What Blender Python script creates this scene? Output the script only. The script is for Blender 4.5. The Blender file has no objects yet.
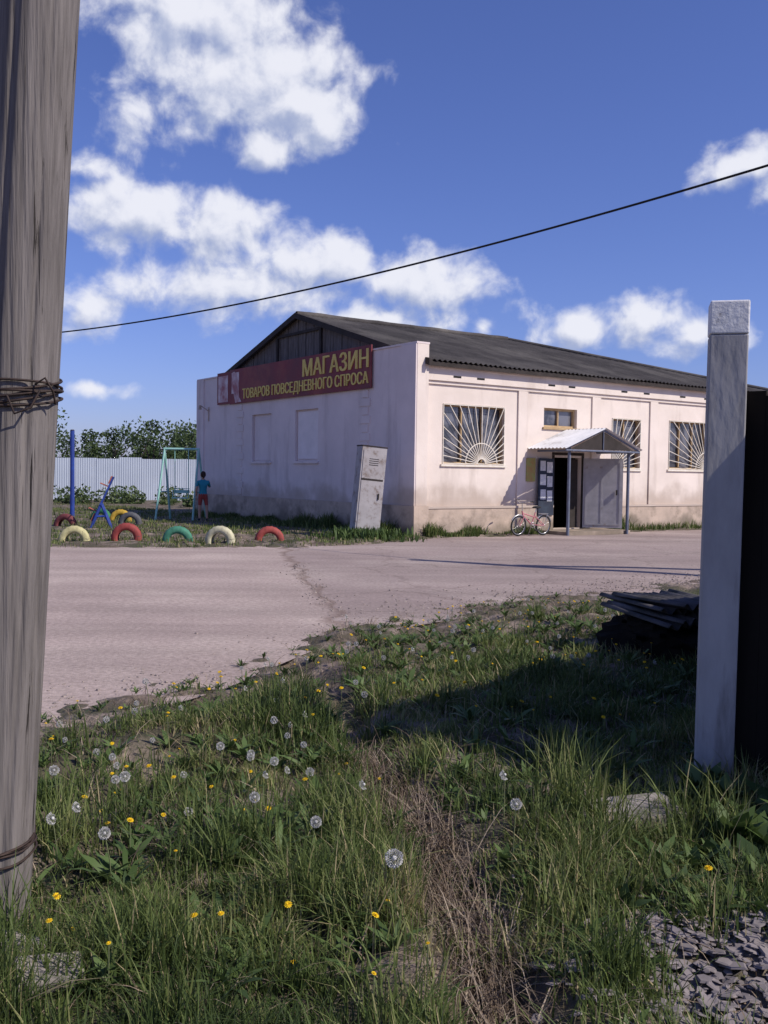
import bpy, bmesh, math, random
import numpy as np
from mathutils import Vector, Matrix, Euler
rng=np.random.default_rng(7); random.seed(7)
scene=bpy.context.scene
COL=scene.collection
R=math.radians

# ------------------------------------------------------------------ materials
def pmat(name,c1,c2=None,scale=5,rough=.85,bump=0,bscale=40,metal=0,stretch=(1,1,1),detail=6,lo=.35,hi=.65,c3=None,s3=1.0,spec=.3,dist=.01,stretch3=(1,1,1),lo3=.5,hi3=.7,grime=None):
    m=bpy.data.materials.new(name); m.use_nodes=True
    nt=m.node_tree; N=nt.nodes; L=nt.links
    b=N['Principled BSDF']; b.inputs['Roughness'].default_value=rough; b.inputs['Metallic'].default_value=metal
    b.inputs['Specular IOR Level'].default_value=spec
    tc=N.new('ShaderNodeTexCoord'); mp=N.new('ShaderNodeMapping'); mp.inputs['Scale'].default_value=stretch
    L.new(tc.outputs['Object'],mp.inputs['Vector'])
    if c2 is None: c2=tuple(x*.8 for x in c1)
    n=N.new('ShaderNodeTexNoise'); n.inputs['Scale'].default_value=scale; n.inputs['Detail'].default_value=detail; n.inputs['Roughness'].default_value=.62
    L.new(mp.outputs[0],n.inputs['Vector'])
    mr=N.new('ShaderNodeMapRange'); mr.inputs['From Min'].default_value=lo; mr.inputs['From Max'].default_value=hi
    L.new(n.outputs['Fac'],mr.inputs['Value'])
    mx=N.new('ShaderNodeMix'); mx.data_type='RGBA'; mx.inputs[6].default_value=(*c1,1); mx.inputs[7].default_value=(*c2,1)
    L.new(mr.outputs[0],mx.inputs[0]); out=mx.outputs[2]
    if c3 is not None:
        mp3=N.new('ShaderNodeMapping'); mp3.inputs['Scale'].default_value=stretch3; L.new(tc.outputs['Object'],mp3.inputs['Vector'])
        n3=N.new('ShaderNodeTexNoise'); n3.inputs['Scale'].default_value=s3; n3.inputs['Detail'].default_value=8; n3.inputs['Roughness'].default_value=.65
        L.new(mp3.outputs[0],n3.inputs['Vector'])
        m3=N.new('ShaderNodeMapRange'); m3.inputs['From Min'].default_value=lo3; m3.inputs['From Max'].default_value=hi3
        L.new(n3.outputs['Fac'],m3.inputs['Value'])
        x3=N.new('ShaderNodeMix'); x3.data_type='RGBA'; L.new(m3.outputs[0],x3.inputs[0]); L.new(out,x3.inputs[6]); x3.inputs[7].default_value=(*c3,1); out=x3.outputs[2]
    if grime is not None:   # splash dirt rising from the foot of a wall: (colour, full below z0, gone above z1)
        gc,z0,z1=grime
        sp=N.new('ShaderNodeSeparateXYZ'); L.new(tc.outputs['Object'],sp.inputs[0])
        gn=N.new('ShaderNodeTexNoise'); gn.inputs['Scale'].default_value=1.3; gn.inputs['Detail'].default_value=8; L.new(tc.outputs['Object'],gn.inputs['Vector'])
        ad=N.new('ShaderNodeMath'); ad.operation='MULTIPLY_ADD'; L.new(gn.outputs['Fac'],ad.inputs[0]); ad.inputs[1].default_value=1.6; L.new(sp.outputs[2],ad.inputs[2])
        mg=N.new('ShaderNodeMapRange'); mg.interpolation_type='SMOOTHSTEP'; mg.inputs['From Min'].default_value=z0+.8; mg.inputs['From Max'].default_value=z1+.8; mg.inputs['To Min'].default_value=.75; mg.inputs['To Max'].default_value=0; L.new(ad.outputs[0],mg.inputs['Value'])
        xg=N.new('ShaderNodeMix'); xg.data_type='RGBA'; L.new(mg.outputs[0],xg.inputs[0]); L.new(out,xg.inputs[6]); xg.inputs[7].default_value=(*gc,1); out=xg.outputs[2]
    L.new(out,b.inputs['Base Color'])
    if bump:
        n2=N.new('ShaderNodeTexNoise'); n2.inputs['Scale'].default_value=bscale; n2.inputs['Detail'].default_value=6
        L.new(mp.outputs[0],n2.inputs['Vector'])
        bp=N.new('ShaderNodeBump'); bp.inputs['Strength'].default_value=bump; bp.inputs['Distance'].default_value=dist
        L.new(n2.outputs['Fac'],bp.inputs['Height']); L.new(bp.outputs[0],b.inputs['Normal'])
    return m

def leafmat(name,ramp,trans=.35,rough=.6):
    m=bpy.data.materials.new(name); m.use_nodes=True
    nt=m.node_tree; N=nt.nodes; L=nt.links
    b=N['Principled BSDF']; b.inputs['Roughness'].default_value=rough; b.inputs['Specular IOR Level'].default_value=.25
    at=N.new('ShaderNodeAttribute'); at.attribute_name='tint'
    cr=N.new('ShaderNodeValToRGB'); els=cr.color_ramp.elements
    els[0].position=ramp[0][0]; els[0].color=(*ramp[0][1],1)
    els[1].position=ramp[-1][0]; els[1].color=(*ramp[-1][1],1)
    for p,c in ramp[1:-1]:
        e=els.new(p); e.color=(*c,1)
    L.new(at.outputs['Fac'],cr.inputs[0]); L.new(cr.outputs[0],b.inputs['Base Color'])
    t=N.new('ShaderNodeBsdfTranslucent'); L.new(cr.outputs[0],t.inputs['Color'])
    ms=N.new('ShaderNodeMixShader'); ms.inputs[0].default_value=trans
    L.new(b.outputs[0],ms.inputs[1]); L.new(t.outputs[0],ms.inputs[2])
    L.new(ms.outputs[0],N['Material Output'].inputs['Surface'])
    return m

# ------------------------------------------------------------------ builders
def empty(name,loc=(0,0,0),rz=0):
    e=bpy.data.objects.new(name,None); e.location=loc; e.rotation_euler=(0,0,rz); e.empty_display_size=.2; COL.objects.link(e); return e

class MB:
    def __init__(s,mats): s.v=[];s.f=[];s.mi=[];s.sm=[];s.mats=mats
    def add(s,vs,fs,mi=0,smooth=False):
        o=len(s.v); s.v+= [tuple(v) for v in vs]
        for f in fs: s.f.append(tuple(i+o for i in f)); s.mi.append(mi); s.sm.append(smooth)
    def box(s,x0,x1,y0,y1,z0,z1,mi=0,M=None):
        vs=[Vector(p) for p in ((x0,y0,z0),(x1,y0,z0),(x1,y1,z0),(x0,y1,z0),(x0,y0,z1),(x1,y0,z1),(x1,y1,z1),(x0,y1,z1))]
        if M is not None: vs=[M@v for v in vs]
        s.add(vs,[(3,2,1,0),(4,5,6,7),(0,1,5,4),(1,2,6,5),(2,3,7,6),(3,0,4,7)],mi)
    def tube(s,p1,p2,r1,r2=None,mi=0,seg=8,caps=True):
        if r2 is None:r2=r1
        p1=Vector(p1);p2=Vector(p2);d=(p2-p1).normalized()
        a=d.orthogonal().normalized();b=d.cross(a)
        vs=[];
        for p,r in((p1,r1),(p2,r2)):
            for i in range(seg):
                t=2*math.pi*i/seg; vs.append(p+a*math.cos(t)*r+b*math.sin(t)*r)
        fs=[(i,(i+1)%seg,seg+(i+1)%seg,seg+i) for i in range(seg)]
        s.add(vs,fs,mi,True)
        if caps:
            s.add(vs[:seg],[tuple(range(seg))[::-1]],mi); s.add(vs[seg:],[tuple(range(seg))],mi)
    def path(s,pts,r,mi=0,seg=6,closed=False):
        pts=[Vector(p) for p in pts]; n=len(pts); vs=[]
        up=None
        for i,p in enumerate(pts):
            if closed: d=(pts[(i+1)%n]-pts[i-1]).normalized()
            else: d=(pts[min(i+1,n-1)]-pts[max(i-1,0)]).normalized()
            if up is None: up=d.orthogonal().normalized()
            a=(up-d*up.dot(d)).normalized(); up=a; b=d.cross(a)
            rr=r[i] if isinstance(r,(list,tuple)) else r
            for k in range(seg):
                t=2*math.pi*k/seg; vs.append(p+a*math.cos(t)*rr+b*math.sin(t)*rr)
        fs=[]
        for i in range(n if closed else n-1):
            j=(i+1)%n
            for k in range(seg): fs.append((i*seg+k,i*seg+(k+1)%seg,j*seg+(k+1)%seg,j*seg+k))
        s.add(vs,fs,mi,True)
    def bar(s,p1,p2,w,mi=0): s.tube(p1,p2,w*.7,w*.7,mi,4)
    def ell(s,c,r,mi=0,seg=14,rings=10,M=None):
        vs=[];c=Vector(c)
        for i in range(rings+1):
            ph=math.pi*i/rings
            for k in range(seg):
                t=2*math.pi*k/seg
                v=Vector((r[0]*math.sin(ph)*math.cos(t),r[1]*math.sin(ph)*math.sin(t),r[2]*math.cos(ph)))
                if M is not None: v=M@v
                vs.append(c+v)
        fs=[(i*seg+k,(i+1)*seg+k,(i+1)*seg+(k+1)%seg,i*seg+(k+1)%seg) for i in range(rings) for k in range(seg)]
        s.add(vs,fs,mi,True)
    def corr(s,o,u,v,LU,LV,amp,wl,mi=0,nv=4,per=8,wob=0,fn=None):
        o=Vector(o);u=Vector(u).normalized();v=Vector(v).normalized();n=u.cross(v).normalized()
        nu=int(LU/wl*per)+1; vs=[]
        for j in range(nv+1):
            for i in range(nu+1):
                a=LU*i/nu; k=1 if fn is None else fn(a)
                vs.append(o+u*a+v*(LV*k*j/nv)+n*(amp*math.sin(2*math.pi*a/wl)+wob*math.sin(a*1.7+j)))
        fs=[(j*(nu+1)+i,j*(nu+1)+i+1,(j+1)*(nu+1)+i+1,(j+1)*(nu+1)+i) for j in range(nv) for i in range(nu)]
        s.add(vs,fs,mi,True)
    def build(s,name,parent=None,loc=None,rot=None,bevel=0):
        me=bpy.data.meshes.new(name); me.from_pydata(s.v,[],s.f)
        for m in s.mats: me.materials.append(m)
        me.polygons.foreach_set('material_index',s.mi); me.polygons.foreach_set('use_smooth',s.sm); me.update()
        ob=bpy.data.objects.new(name,me); COL.objects.link(ob)
        if parent: ob.parent=parent
        if loc: ob.location=loc
        if rot: ob.rotation_euler=rot
        if bevel:
            b=ob.modifiers.new('bev','BEVEL'); b.width=bevel; b.segments=2; b.limit_method='ANGLE'; b.angle_limit=R(50)
        return ob

_tab=rng.random((256,256))
def vnoise(x,y,scale,seed=0):
    x=np.asarray(x)*scale+seed*17.3; y=np.asarray(y)*scale+seed*5.7
    xi=np.floor(x).astype(int); yi=np.floor(y).astype(int); fx=x-xi; fy=y-yi
    fx=fx*fx*(3-2*fx); fy=fy*fy*(3-2*fy)
    g=lambda a,b:_tab[a%256,b%256]
    return (g(xi,yi)*(1-fx)+g(xi+1,yi)*fx)*(1-fy)+(g(xi,yi+1)*(1-fx)+g(xi+1,yi+1)*fx)*fy
def sstep(a,b,x):
    t=np.clip((x-a)/(b-a),0,1); return t*t*(3-2*t)

# ------------------------------------------------------------------ ground layout
NX=[-60,-30,-8,-4,-2.15,-1.16,-.36,1.75,2.97,4.87,12,60]
NY=[-26,-12,.7,3.8,6.2,7.9,10.2,12.5,13.3,14.8,20,50]
FX=[-60,-12,-6.7,-1.8,-.75,.4,1.15,17.5,60]
FY=[14,18.7,19.5,20.5,21.3,22.6,23.75,35.1,64]
def yn(x): return np.interp(x,NX,NY)
def yf(x): return np.interp(x,FX,FY)
PATH=np.array([(-.9,8.3),(-.45,7.4),(-.28,6.7),(-.1,5.35),(.18,4.43),(.30,3.6),(.36,2.8),(.40,1.8)])
def pdist(x,y):
    x=np.asarray(x,float);y=np.asarray(y,float); d=np.full(x.shape,1e9)
    for (ax,ay),(bx,by) in zip(PATH[:-1],PATH[1:]):
        vx,vy=bx-ax,by-ay; t=np.clip(((x-ax)*vx+(y-ay)*vy)/(vx*vx+vy*vy),0,1)
        d=np.minimum(d,np.hypot(x-ax-t*vx,y-ay-t*vy))
    return d
def gz(x,y):
    x=np.asarray(x,float);y=np.asarray(y,float)
    dn=(yn(x)-y)*.55; df=(y-yf(x))*.85
    n1=vnoise(x,y,1.1,1)-.5; n2=vnoise(x,y,4,2)-.5; n3=vnoise(x,y,11,3)-.5
    s=sstep(-.5,.75,dn); t=sstep(-.35,.55,df)
    z=-.05+ (s+t)*.085 + (n2*.08+n3*.045)*np.clip(sstep(-.9,.1,dn)+sstep(-.6,.1,df),0,1)
    z=z+s*n1*.09
    z=z-s*.11*np.exp(-(pdist(x,y)/.13)**2)
    return z

def axis(lo,hi,step,far):
    a=list(np.arange(lo,hi,step)); g=step
    b=hi
    while b<far: a.append(b); g*=1.25; b+=g
    a.append(far); g=step; b=lo-step; pre=[]
    while b>-far: pre.append(b); g*=1.25; b-=g
    pre.append(-far)
    return np.array(pre[::-1]+a)
def npmesh(name,V,quads=None,tris=None,tint=None,mats=(),smooth=False,midx=None):
    me=bpy.data.meshes.new(name)
    V=np.asarray(V,dtype=np.float32)
    nq=0 if quads is None else len(quads); ntr=0 if tris is None else len(tris)
    me.vertices.add(len(V)); me.vertices.foreach_set('co',V.ravel())
    loops=[]; 
    if nq: loops.append(np.asarray(quads).ravel())
    if ntr: loops.append(np.asarray(tris).ravel())
    lo=np.concatenate(loops).astype(np.int32)
    me.loops.add(len(lo)); me.loops.foreach_set('vertex_index',lo)
    tot=np.concatenate([np.full(nq,4),np.full(ntr,3)]).astype(np.int32)
    st=np.concatenate([[0],np.cumsum(tot)[:-1]]).astype(np.int32)
    me.polygons.add(nq+ntr); me.polygons.foreach_set('loop_start',st)
    me.polygons.foreach_set('use_smooth',np.full(nq+ntr,smooth))
    for m in mats: me.materials.append(m)
    if midx is not None: me.polygons.foreach_set('material_index',midx)
    me.update(calc_edges=True); me.validate()
    if tint is not None:
        a=me.attributes.new('tint','FLOAT','POINT'); a.data.foreach_set('value',np.asarray(tint,dtype=np.float32))
    ob=bpy.data.objects.new(name,me); COL.objects.link(ob); return ob
def gridfaces(nx,ny):
    i,j=np.meshgrid(np.arange(nx-1),np.arange(ny-1)); b=(j*nx+i).ravel()
    return np.stack([b,b+1,b+1+nx,b+nx],1)

m_ground=pmat('soil',(.135,.10,.075),(.06,.065,.028),scale=1.1,bump=.9,bscale=30,dist=.03,c3=(.28,.215,.175),s3=2.6,lo3=.48,hi3=.64)
xs=axis(-5,7,.07,500); ys=axis(1,25,.08,500)
X,Y=np.meshgrid(xs,ys)
npmesh('ground',np.stack([X.ravel(),Y.ravel(),gz(X,Y).ravel()],1),quads=gridfaces(len(xs),len(ys)),mats=[m_ground],smooth=True)

# road -----------------------------------------------------------------
m_road=pmat('dusty_asphalt',(.45,.355,.31),(.34,.265,.235),scale=.9,rough=.95,bump=.5,bscale=55,dist=.012,detail=10,lo=.3,hi=.7,c3=(.52,.42,.36),s3=.45,lo3=.45,hi3=.68,spec=.1)
nt=m_road.node_tree;N=nt.nodes;L=nt.links
b=N['Principled BSDF']; prev=b.inputs['Base Color'].links[0].from_socket
tc=N.new('ShaderNodeTexCoord'); sp=N.new('ShaderNodeSeparateXYZ'); L.new(tc.outputs['Object'],sp.inputs[0])
def math_(op,a,b_=None,c_=None,N=N,L=L):
    n=N.new('ShaderNodeMath'); n.operation=op
    for i,v in enumerate((a,b_,c_)):
        if v is None: continue
        if isinstance(v,(int,float)): n.inputs[i].default_value=v
        else: L.new(v,n.inputs[i])
    return n.outputs[0]
nz=N.new('ShaderNodeTexNoise'); nz.inputs['Scale'].default_value=1.3; nz.inputs['Detail'].default_value=9; L.new(tc.outputs['Object'],nz.inputs['Vector'])
wob=math_('MULTIPLY',math_('SUBTRACT',nz.outputs['Fac'],.5),.9)
line=math_('ADD',math_('ADD',sp.outputs[0],math_('MULTIPLY',sp.outputs[1],.166)),math_('ADD',wob,-1.31))
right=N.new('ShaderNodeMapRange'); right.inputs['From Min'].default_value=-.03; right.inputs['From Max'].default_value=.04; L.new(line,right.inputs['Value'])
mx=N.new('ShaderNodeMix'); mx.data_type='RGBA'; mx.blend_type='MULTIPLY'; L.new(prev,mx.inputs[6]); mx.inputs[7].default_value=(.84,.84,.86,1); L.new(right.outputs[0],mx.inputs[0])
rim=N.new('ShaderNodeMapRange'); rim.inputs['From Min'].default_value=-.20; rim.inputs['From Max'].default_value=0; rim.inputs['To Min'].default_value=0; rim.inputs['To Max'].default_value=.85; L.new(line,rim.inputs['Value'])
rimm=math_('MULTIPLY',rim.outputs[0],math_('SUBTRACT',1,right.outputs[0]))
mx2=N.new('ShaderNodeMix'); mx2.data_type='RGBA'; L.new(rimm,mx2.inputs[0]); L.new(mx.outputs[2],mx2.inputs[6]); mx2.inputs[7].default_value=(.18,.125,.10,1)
vo=N.new('ShaderNodeTexVoronoi'); vo.feature='DISTANCE_TO_EDGE'; vo.inputs['Scale'].default_value=.36
va=N.new('ShaderNodeVectorMath'); va.operation='ADD'; sc=N.new('ShaderNodeVectorMath'); sc.operation='SCALE'; sc.inputs['Scale'].default_value=1.1
L.new(nz.outputs['Color'],sc.inputs[0]); L.new(tc.outputs['Object'],va.inputs[0]); L.new(sc.outputs[0],va.inputs[1]); L.new(va.outputs[0],vo.inputs['Vector'])
ck=N.new('ShaderNodeMapRange'); ck.inputs['From Min'].default_value=.003; ck.inputs['From Max'].default_value=.018; ck.inputs['To Min'].default_value=.35; ck.inputs['To Max'].default_value=0; L.new(vo.outputs['Distance'],ck.inputs['Value'])
ckm=math_('MULTIPLY',ck.outputs[0],right.outputs[0])
mx3=N.new('ShaderNodeMix'); mx3.data_type='RGBA'; L.new(ckm,mx3.inputs[0]); L.new(mx2.outputs[2],mx3.inputs[6]); mx3.inputs[7].default_value=(.18,.135,.115,1)
n5=N.new('ShaderNodeTexNoise'); n5.inputs['Scale'].default_value=22; n5.inputs['Detail'].default_value=4; L.new(tc.outputs['Object'],n5.inputs['Vector'])
m5=N.new('ShaderNodeMapRange'); m5.inputs['From Min'].default_value=.35; m5.inputs['From Max'].default_value=.7; m5.inputs['To Min'].default_value=.80; m5.inputs['To Max'].default_value=1.15; L.new(n5.outputs['Fac'],m5.inputs['Value'])
mpw=N.new('ShaderNodeMapping'); mpw.inputs['Rotation'].default_value=(0,0,R(-20)); mpw.inputs['Scale'].default_value=(.12,1.1,1); L.new(tc.outputs['Object'],mpw.inputs['Vector'])
n6=N.new('ShaderNodeTexNoise'); n6.inputs['Scale'].default_value=1.0; n6.inputs['Detail'].default_value=5; L.new(mpw.outputs[0],n6.inputs['Vector'])
m6=N.new('ShaderNodeMapRange'); m6.inputs['From Min'].default_value=.35; m6.inputs['From Max'].default_value=.65; m6.inputs['To Min'].default_value=.86; m6.inputs['To Max'].default_value=1.08; L.new(n6.outputs['Fac'],m6.inputs['Value'])
mx4=N.new('ShaderNodeVectorMath'); mx4.operation='SCALE'; L.new(mx3.outputs[2],mx4.inputs[0]); L.new(math_('MULTIPLY',m5.outputs[0],m6.outputs[0]),mx4.inputs['Scale'])
L.new(mx4.outputs[0],b.inputs['Base Color'])
rx=np.concatenate([np.arange(-60,-12,1.0),np.arange(-12,14,.08),np.arange(14,60,1.0)])
nr=60; tt=np.linspace(0,1,nr)
RX=np.repeat(rx[None,:],nr,0); Y0=yn(rx)-.9; Y1=yf(rx)+.5
RY=Y0[None,:]+(Y1-Y0)[None,:]*tt[:,None]
RZ=(vnoise(RX,RY,.8,5)-.5)*.02+(vnoise(RX,RY,.25,6)-.5)*.02
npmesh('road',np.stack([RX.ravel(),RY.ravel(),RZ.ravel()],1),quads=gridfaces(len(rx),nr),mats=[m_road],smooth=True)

def chips(name,pts,size,mat,flat=.5,zoff=0.0):
    n=len(pts); V=[];F=[]
    base=np.array([(1,0,0),(.3,.95,0),(-.8,.6,0),(-.8,-.6,0),(.3,-.95,0)])
    for i,(x,y,z) in enumerate(pts):
        s=size[i]; a=random.random()*6.28; ca,sa=math.cos(a),math.sin(a); tx=random.uniform(-.35,.35); ty=random.uniform(-.35,.35)
        o=len(V); h=s*flat*random.uniform(.5,1.2)
        pr=base*np.array([random.uniform(.7,1.3),random.uniform(.5,1.1),1])+np.array([[random.uniform(-.25,.25),random.uniform(-.25,.25),0] for _ in range(5)])
        for k,zz,sc_ in ((0,-h*.5,1),(1,h*.5,.8)):
            for p in pr:
                px=(p[0]*ca-p[1]*sa)*s*sc_; py=(p[0]*sa+p[1]*ca)*s*sc_
                V.append((x+px,y+py,z+zoff+zz+px*tx+py*ty))
        F.append(tuple(o+5+k for k in range(5)))
        for k in range(5): F.append((o+k,o+(k+1)%5,o+5+(k+1)%5,o+5+k))
    me=bpy.data.meshes.new(name); me.from_pydata(V,[],F); me.materials.append(mat)
    ob=bpy.data.objects.new(name,me); COL.objects.link(ob); return ob
m_stone=pmat('stone_grit',(.40,.33,.29),(.20,.165,.145),scale=3)
P=[];S=[]
for i in range(3400):
    x=random.uniform(-5,9); off=abs(random.gauss(0,.7)); y=float(yn(x))+off*1.2-.5
    P.append((x,y,.004)); S.append(random.uniform(.005,.018))
for i in range(260):
    y=random.uniform(10.5,17); x=1.31-.166*y-.05+random.gauss(0,.12); P.append((x,y,.002)); S.append(random.uniform(.006,.018))
chips('gravel',P,S,m_stone,flat=.7)
m_slate=pmat('slate_chip',(.28,.24,.235),(.15,.13,.125),scale=7,rough=.8)
P=[];S=[]
for i in range(1500):
    x=random.gauss(1.18,.27); y=random.gauss(2.85,.3)
    P.append((x,y,float(gz(x,y))+random.uniform(.0,.03))); S.append(random.uniform(.006,.036))
chips('slate_rubble',P,S,m_slate,flat=.2)

# ------------------------------------------------------------------ building
ANG=math.atan2(.571,.821)
B=empty('shop_building',(.71,24.4,0),ANG)
GR=(.42,.33,.26)
m_plast=pmat('cream_plaster',(.82,.71,.62),(.71,.61,.525),scale=.7,bump=.25,bscale=25,detail=9,c3=(.52,.43,.36),s3=1.6,stretch3=(1,1,.18),lo3=.54,hi3=.80,grime=(GR,.75,1.5))
m_plast2=pmat('pale_side_plaster',(.80,.685,.65),(.69,.59,.56),scale=.8,bump=.3,bscale=22,detail=9,c3=(.50,.41,.38),s3=1.5,stretch3=(1,1,.2),lo3=.54,hi3=.80,grime=(GR,.75,1.4))
m_plinth=pmat('plinth',(.58,.45,.35),(.42,.33,.26),scale=1.5,bump=.5,bscale=18,c3=(.22,.17,.13),s3=1.8,lo3=.48,hi3=.72,grime=((.17,.14,.10),.05,.45))
m_white=pmat('white_infill',(.86,.77,.74),(.76,.68,.65),scale=2)
m_roof=pmat('roof_slate',(.095,.085,.08),(.055,.05,.048),scale=1.2,bump=.4,bscale=15,c3=(.15,.135,.12),s3=.6,stretch3=(1,.4,1),rough=.95,spec=.1)
m_wood=pmat('gable_boards',(.17,.145,.13),(.09,.075,.067),scale=2,stretch=(1,6,1),bump=.4,bscale=20)
m_dwood=pmat('dark_trim',(.05,.04,.036),(.03,.024,.02),scale=3)
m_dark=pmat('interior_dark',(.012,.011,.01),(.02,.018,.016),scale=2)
m_frame=pmat('window_frame',(.50,.36,.20),(.40,.27,.14),scale=6)
m_grille=pmat('grille_paint',(.82,.76,.66),(.70,.62,.50),scale=8)
m_glass=pmat('window_glass',(.14,.14,.16),(.03,.032,.042),scale=1.9,rough=.08,spec=.8,lo=.42,hi=.58)
def wall(mb,fn,a0,a1,z0,z1,holes,depth,mi):
    As=sorted(set([a0,a1]+[h[0] for h in holes]+[h[1] for h in holes])); Zs=sorted(set([z0,z1]+[h[2] for h in holes]+[h[3] for h in holes]))
    for i in range(len(As)-1):
        for j in range(len(Zs)-1):
            ca=(As[i]+As[i+1])/2; cz=(Zs[j]+Zs[j+1])/2
            if any(h[0]<ca<h[1] and h[2]<cz<h[3] for h in holes): continue
            mb.add([fn(As[i],0,Zs[j]),fn(As[i+1],0,Zs[j]),fn(As[i+1],0,Zs[j+1]),fn(As[i],0,Zs[j+1])],[(0,1,2,3)],mi)
    for h in holes:
        a,b_,c,d=h
        for p,q in (((a,c),(b_,c)),((b_,c),(b_,d)),((b_,d),(a,d)),((a,d),(a,c))):
            mb.add([fn(p[0],0,p[1]),fn(q[0],0,q[1]),fn(q[0],depth,q[1]),fn(p[0],depth,p[1])],[(0,1,2,3)],mi)
LB=15.6
W=[(.94,3.09,1.88,3.45),(7.33,8.62,1.85,3.36),(9.93,11.85,1.87,3.40),(13.0,14.6,1.87,3.4)]
SM=(4.55,5.86,2.98,3.52); DR=(4.98,6.08,.12,2.14)
mb=MB([m_plast,m_plinth,m_dark])
wall(mb,lambda a,d,z:(a,d,z),.35,LB,0,4.36,W+[SM,DR],.24,0)
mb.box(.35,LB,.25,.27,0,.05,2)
mb.box(.37,4.9,-.09,.05,0,.72,1); mb.box(6.2,LB,-.09,.05,0,.72,1)
mb.box(.37,4.9,-.11,.03,.722,.78,0); mb.box(6.2,LB,-.11,.03,.722,.78,0)
mb.box(.37,LB+.02,-.10,.04,4.02,4.34,0); mb.box(.37,LB+.02,-.14,.04,4.342,4.40,0)
mb.box(.37,LB,-.05,.04,3.93,4.017,0)
for a,b_ in ((3.55,3.9),(6.45,6.8),(9.0,9.35),(12.3,12.65),(15.1,15.45)): mb.box(a,b_,-.045,.04,.783,3.927,0)
for x in (1.2,2.0,4.6,5.4,7.6,8.6,10.3,11.5,13.0,14.2): mb.box(x,x+.26,-.105,-.09,4.12,4.17,2)
mb.add([(LB,0,0),(LB,13.16,0),(LB,13.16,4.4),(LB,0,4.4)],[(0,1,2,3)],0)
mb.add([(.35,13.16,0),(LB,13.16,0),(LB,13.16,4.4),(.35,13.16,4.4)],[(3,2,1,0)],0)
mb.build('front_wall',B)
mb=MB([m_dark]); mb.box(.5,LB-.1,1.6,1.7,0,4.3,0); mb.box(.4,LB-.1,.3,1.6,-.02,.06,0); mb.box(.4,LB-.1,.3,13,4.2,4.25,0); mb.build('interior_dark_box',B)  # near-black box, its colour stands in for the unlit room
for k,w in enumerate(W+[SM]):
    a,b_,c,d=w; mb=MB([m_frame,m_glass,m_grille])
    mb.add([(a,.17,c),(b_,.17,c),(b_,.17,d),(a,.17,d)],[(0,1,2,3)],1)
    fw=.06
    mb.box(a,b_,.10,.165,c,c+fw,0);mb.box(a,b_,.10,.165,d-fw,d,0);mb.box(a,a+fw,.10,.165,c+fw,d-fw,0);mb.box(b_-fw,b_,.10,.165,c+fw,d-fw,0)
    n=3 if (b_-a)>1.5 else 2
    for i in range(1,n):
        x=a+(b_-a)*i/n; mb.box(x-.02,x+.02,.105,.163,c+fw,d-fw,0)
    if k<4:
        y=-.01; g=.022
        mb.bar((a+.02,y,c+.02),(b_-.02,y,c+.02),g,2);mb.bar((a+.02,y,d-.02),(b_-.02,y,d-.02),g,2);mb.bar((a+.02,y,c),(a+.02,y,d),g,2);mb.bar((b_-.02,y,c),(b_-.02,y,d),g,2)
        ox=(b_-.02) if k!=1 else (a+.02); sgn=-1 if k!=1 else 1
        oz=c+.02; Wd=b_-a; H=d-c
        full=(k==0)
        if full: ox=a+Wd*.62
        nn=20 if full else 11
        for i in range(1,nn):
            an=(math.pi if full else math.pi/2)*(i/nn)
            dx=math.cos(an)*(1 if full else sgn); dz=math.sin(an)
            tx=1e9
            if abs(dx)>1e-4: tx=((b_-.02-ox)/dx if dx>0 else (a+.02-ox)/dx)
            tz=(H-.04)/dz; t=min(tx,tz)
            mb.bar((ox+dx*.14,y,oz+dz*.14),(ox+dx*t,y,oz+dz*t),.019,2)
        for rr in (.14,.55):
            pts=[]
            for i in range(15):
                an=(math.pi if full else math.pi/2)*i/14
                pts.append((ox+math.cos(an)*rr*(1 if full else sgn),y,oz+math.sin(an)*rr))
            mb.path(pts,.015,2,5)
    mb.box(a-.05,b_+.05,-.05,.09,c-.06,c-.002,0 if k==4 else 2)
    mb.build('window',B)
NI=[(4.69,6.05,1.95,3.5),(7.6,8.92,1.95,3.48)]
mb=MB([m_plast2,m_white,m_plinth,m_plast])
wall(mb,lambda a,d,z:(d,a,z),-.12,13.28,0,4.9,NI,.10,0)
mb.box(.10,.35,-.12,13.28,0,4.9,0)
for y in(-.12,13.28): mb.add([(0,y,0),(.10,y,0),(.10,y,4.9),(0,y,4.9)],[(0,1,2,3)],0)
mb.add([(0,-.12,4.9),(.10,-.12,4.9),(.10,13.28,4.9),(0,13.28,4.9)],[(0,1,2,3)],0)
mb.box(-.03,.38,-.15,13.31,4.903,4.95,0)
mb.box(.06,.098,4.75,5.98,2.02,3.44,1); mb.box(.07,.098,7.65,8.87,2.0,3.43,0)
for a,b_,c,d in NI: mb.box(-.06,.08,a-.06,b_+.06,c-.07,c-.003,0)
mb.box(-.10,.05,-.22,13.36,0,.80,2); mb.box(.052,.364,-.22,-.124,0,.80,2)
mb.box(-.045,.02,-.135,.5,.803,4.898,0); mb.box(-.045,.02,12.7,13.295,.803,4.898,0)
mb.box(.0,.36,-.145,-.122,.803,4.898,3)
for y0 in (2.2,9.8):
    for i in range(13):
        z=.85+i*.235; w=.5 if i%2 else .32
        mb.box(-.025,.01,y0-w/2,y0+w/2,z,z+.2,0)
mb.tube((-.35,12.3,3.95),(0,12.3,3.75),.015,None,2,6); mb.tube((-.35,12.3,3.95),(-.35,12.3,3.8),.04,.07,2,8); mb.tube((-.02,12.3,3.4),(-.02,12.3,3.9),.02,None,2,6)
mb.build('end_wall',B)
mb=MB([m_roof,m_dwood,m_wood])
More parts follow.
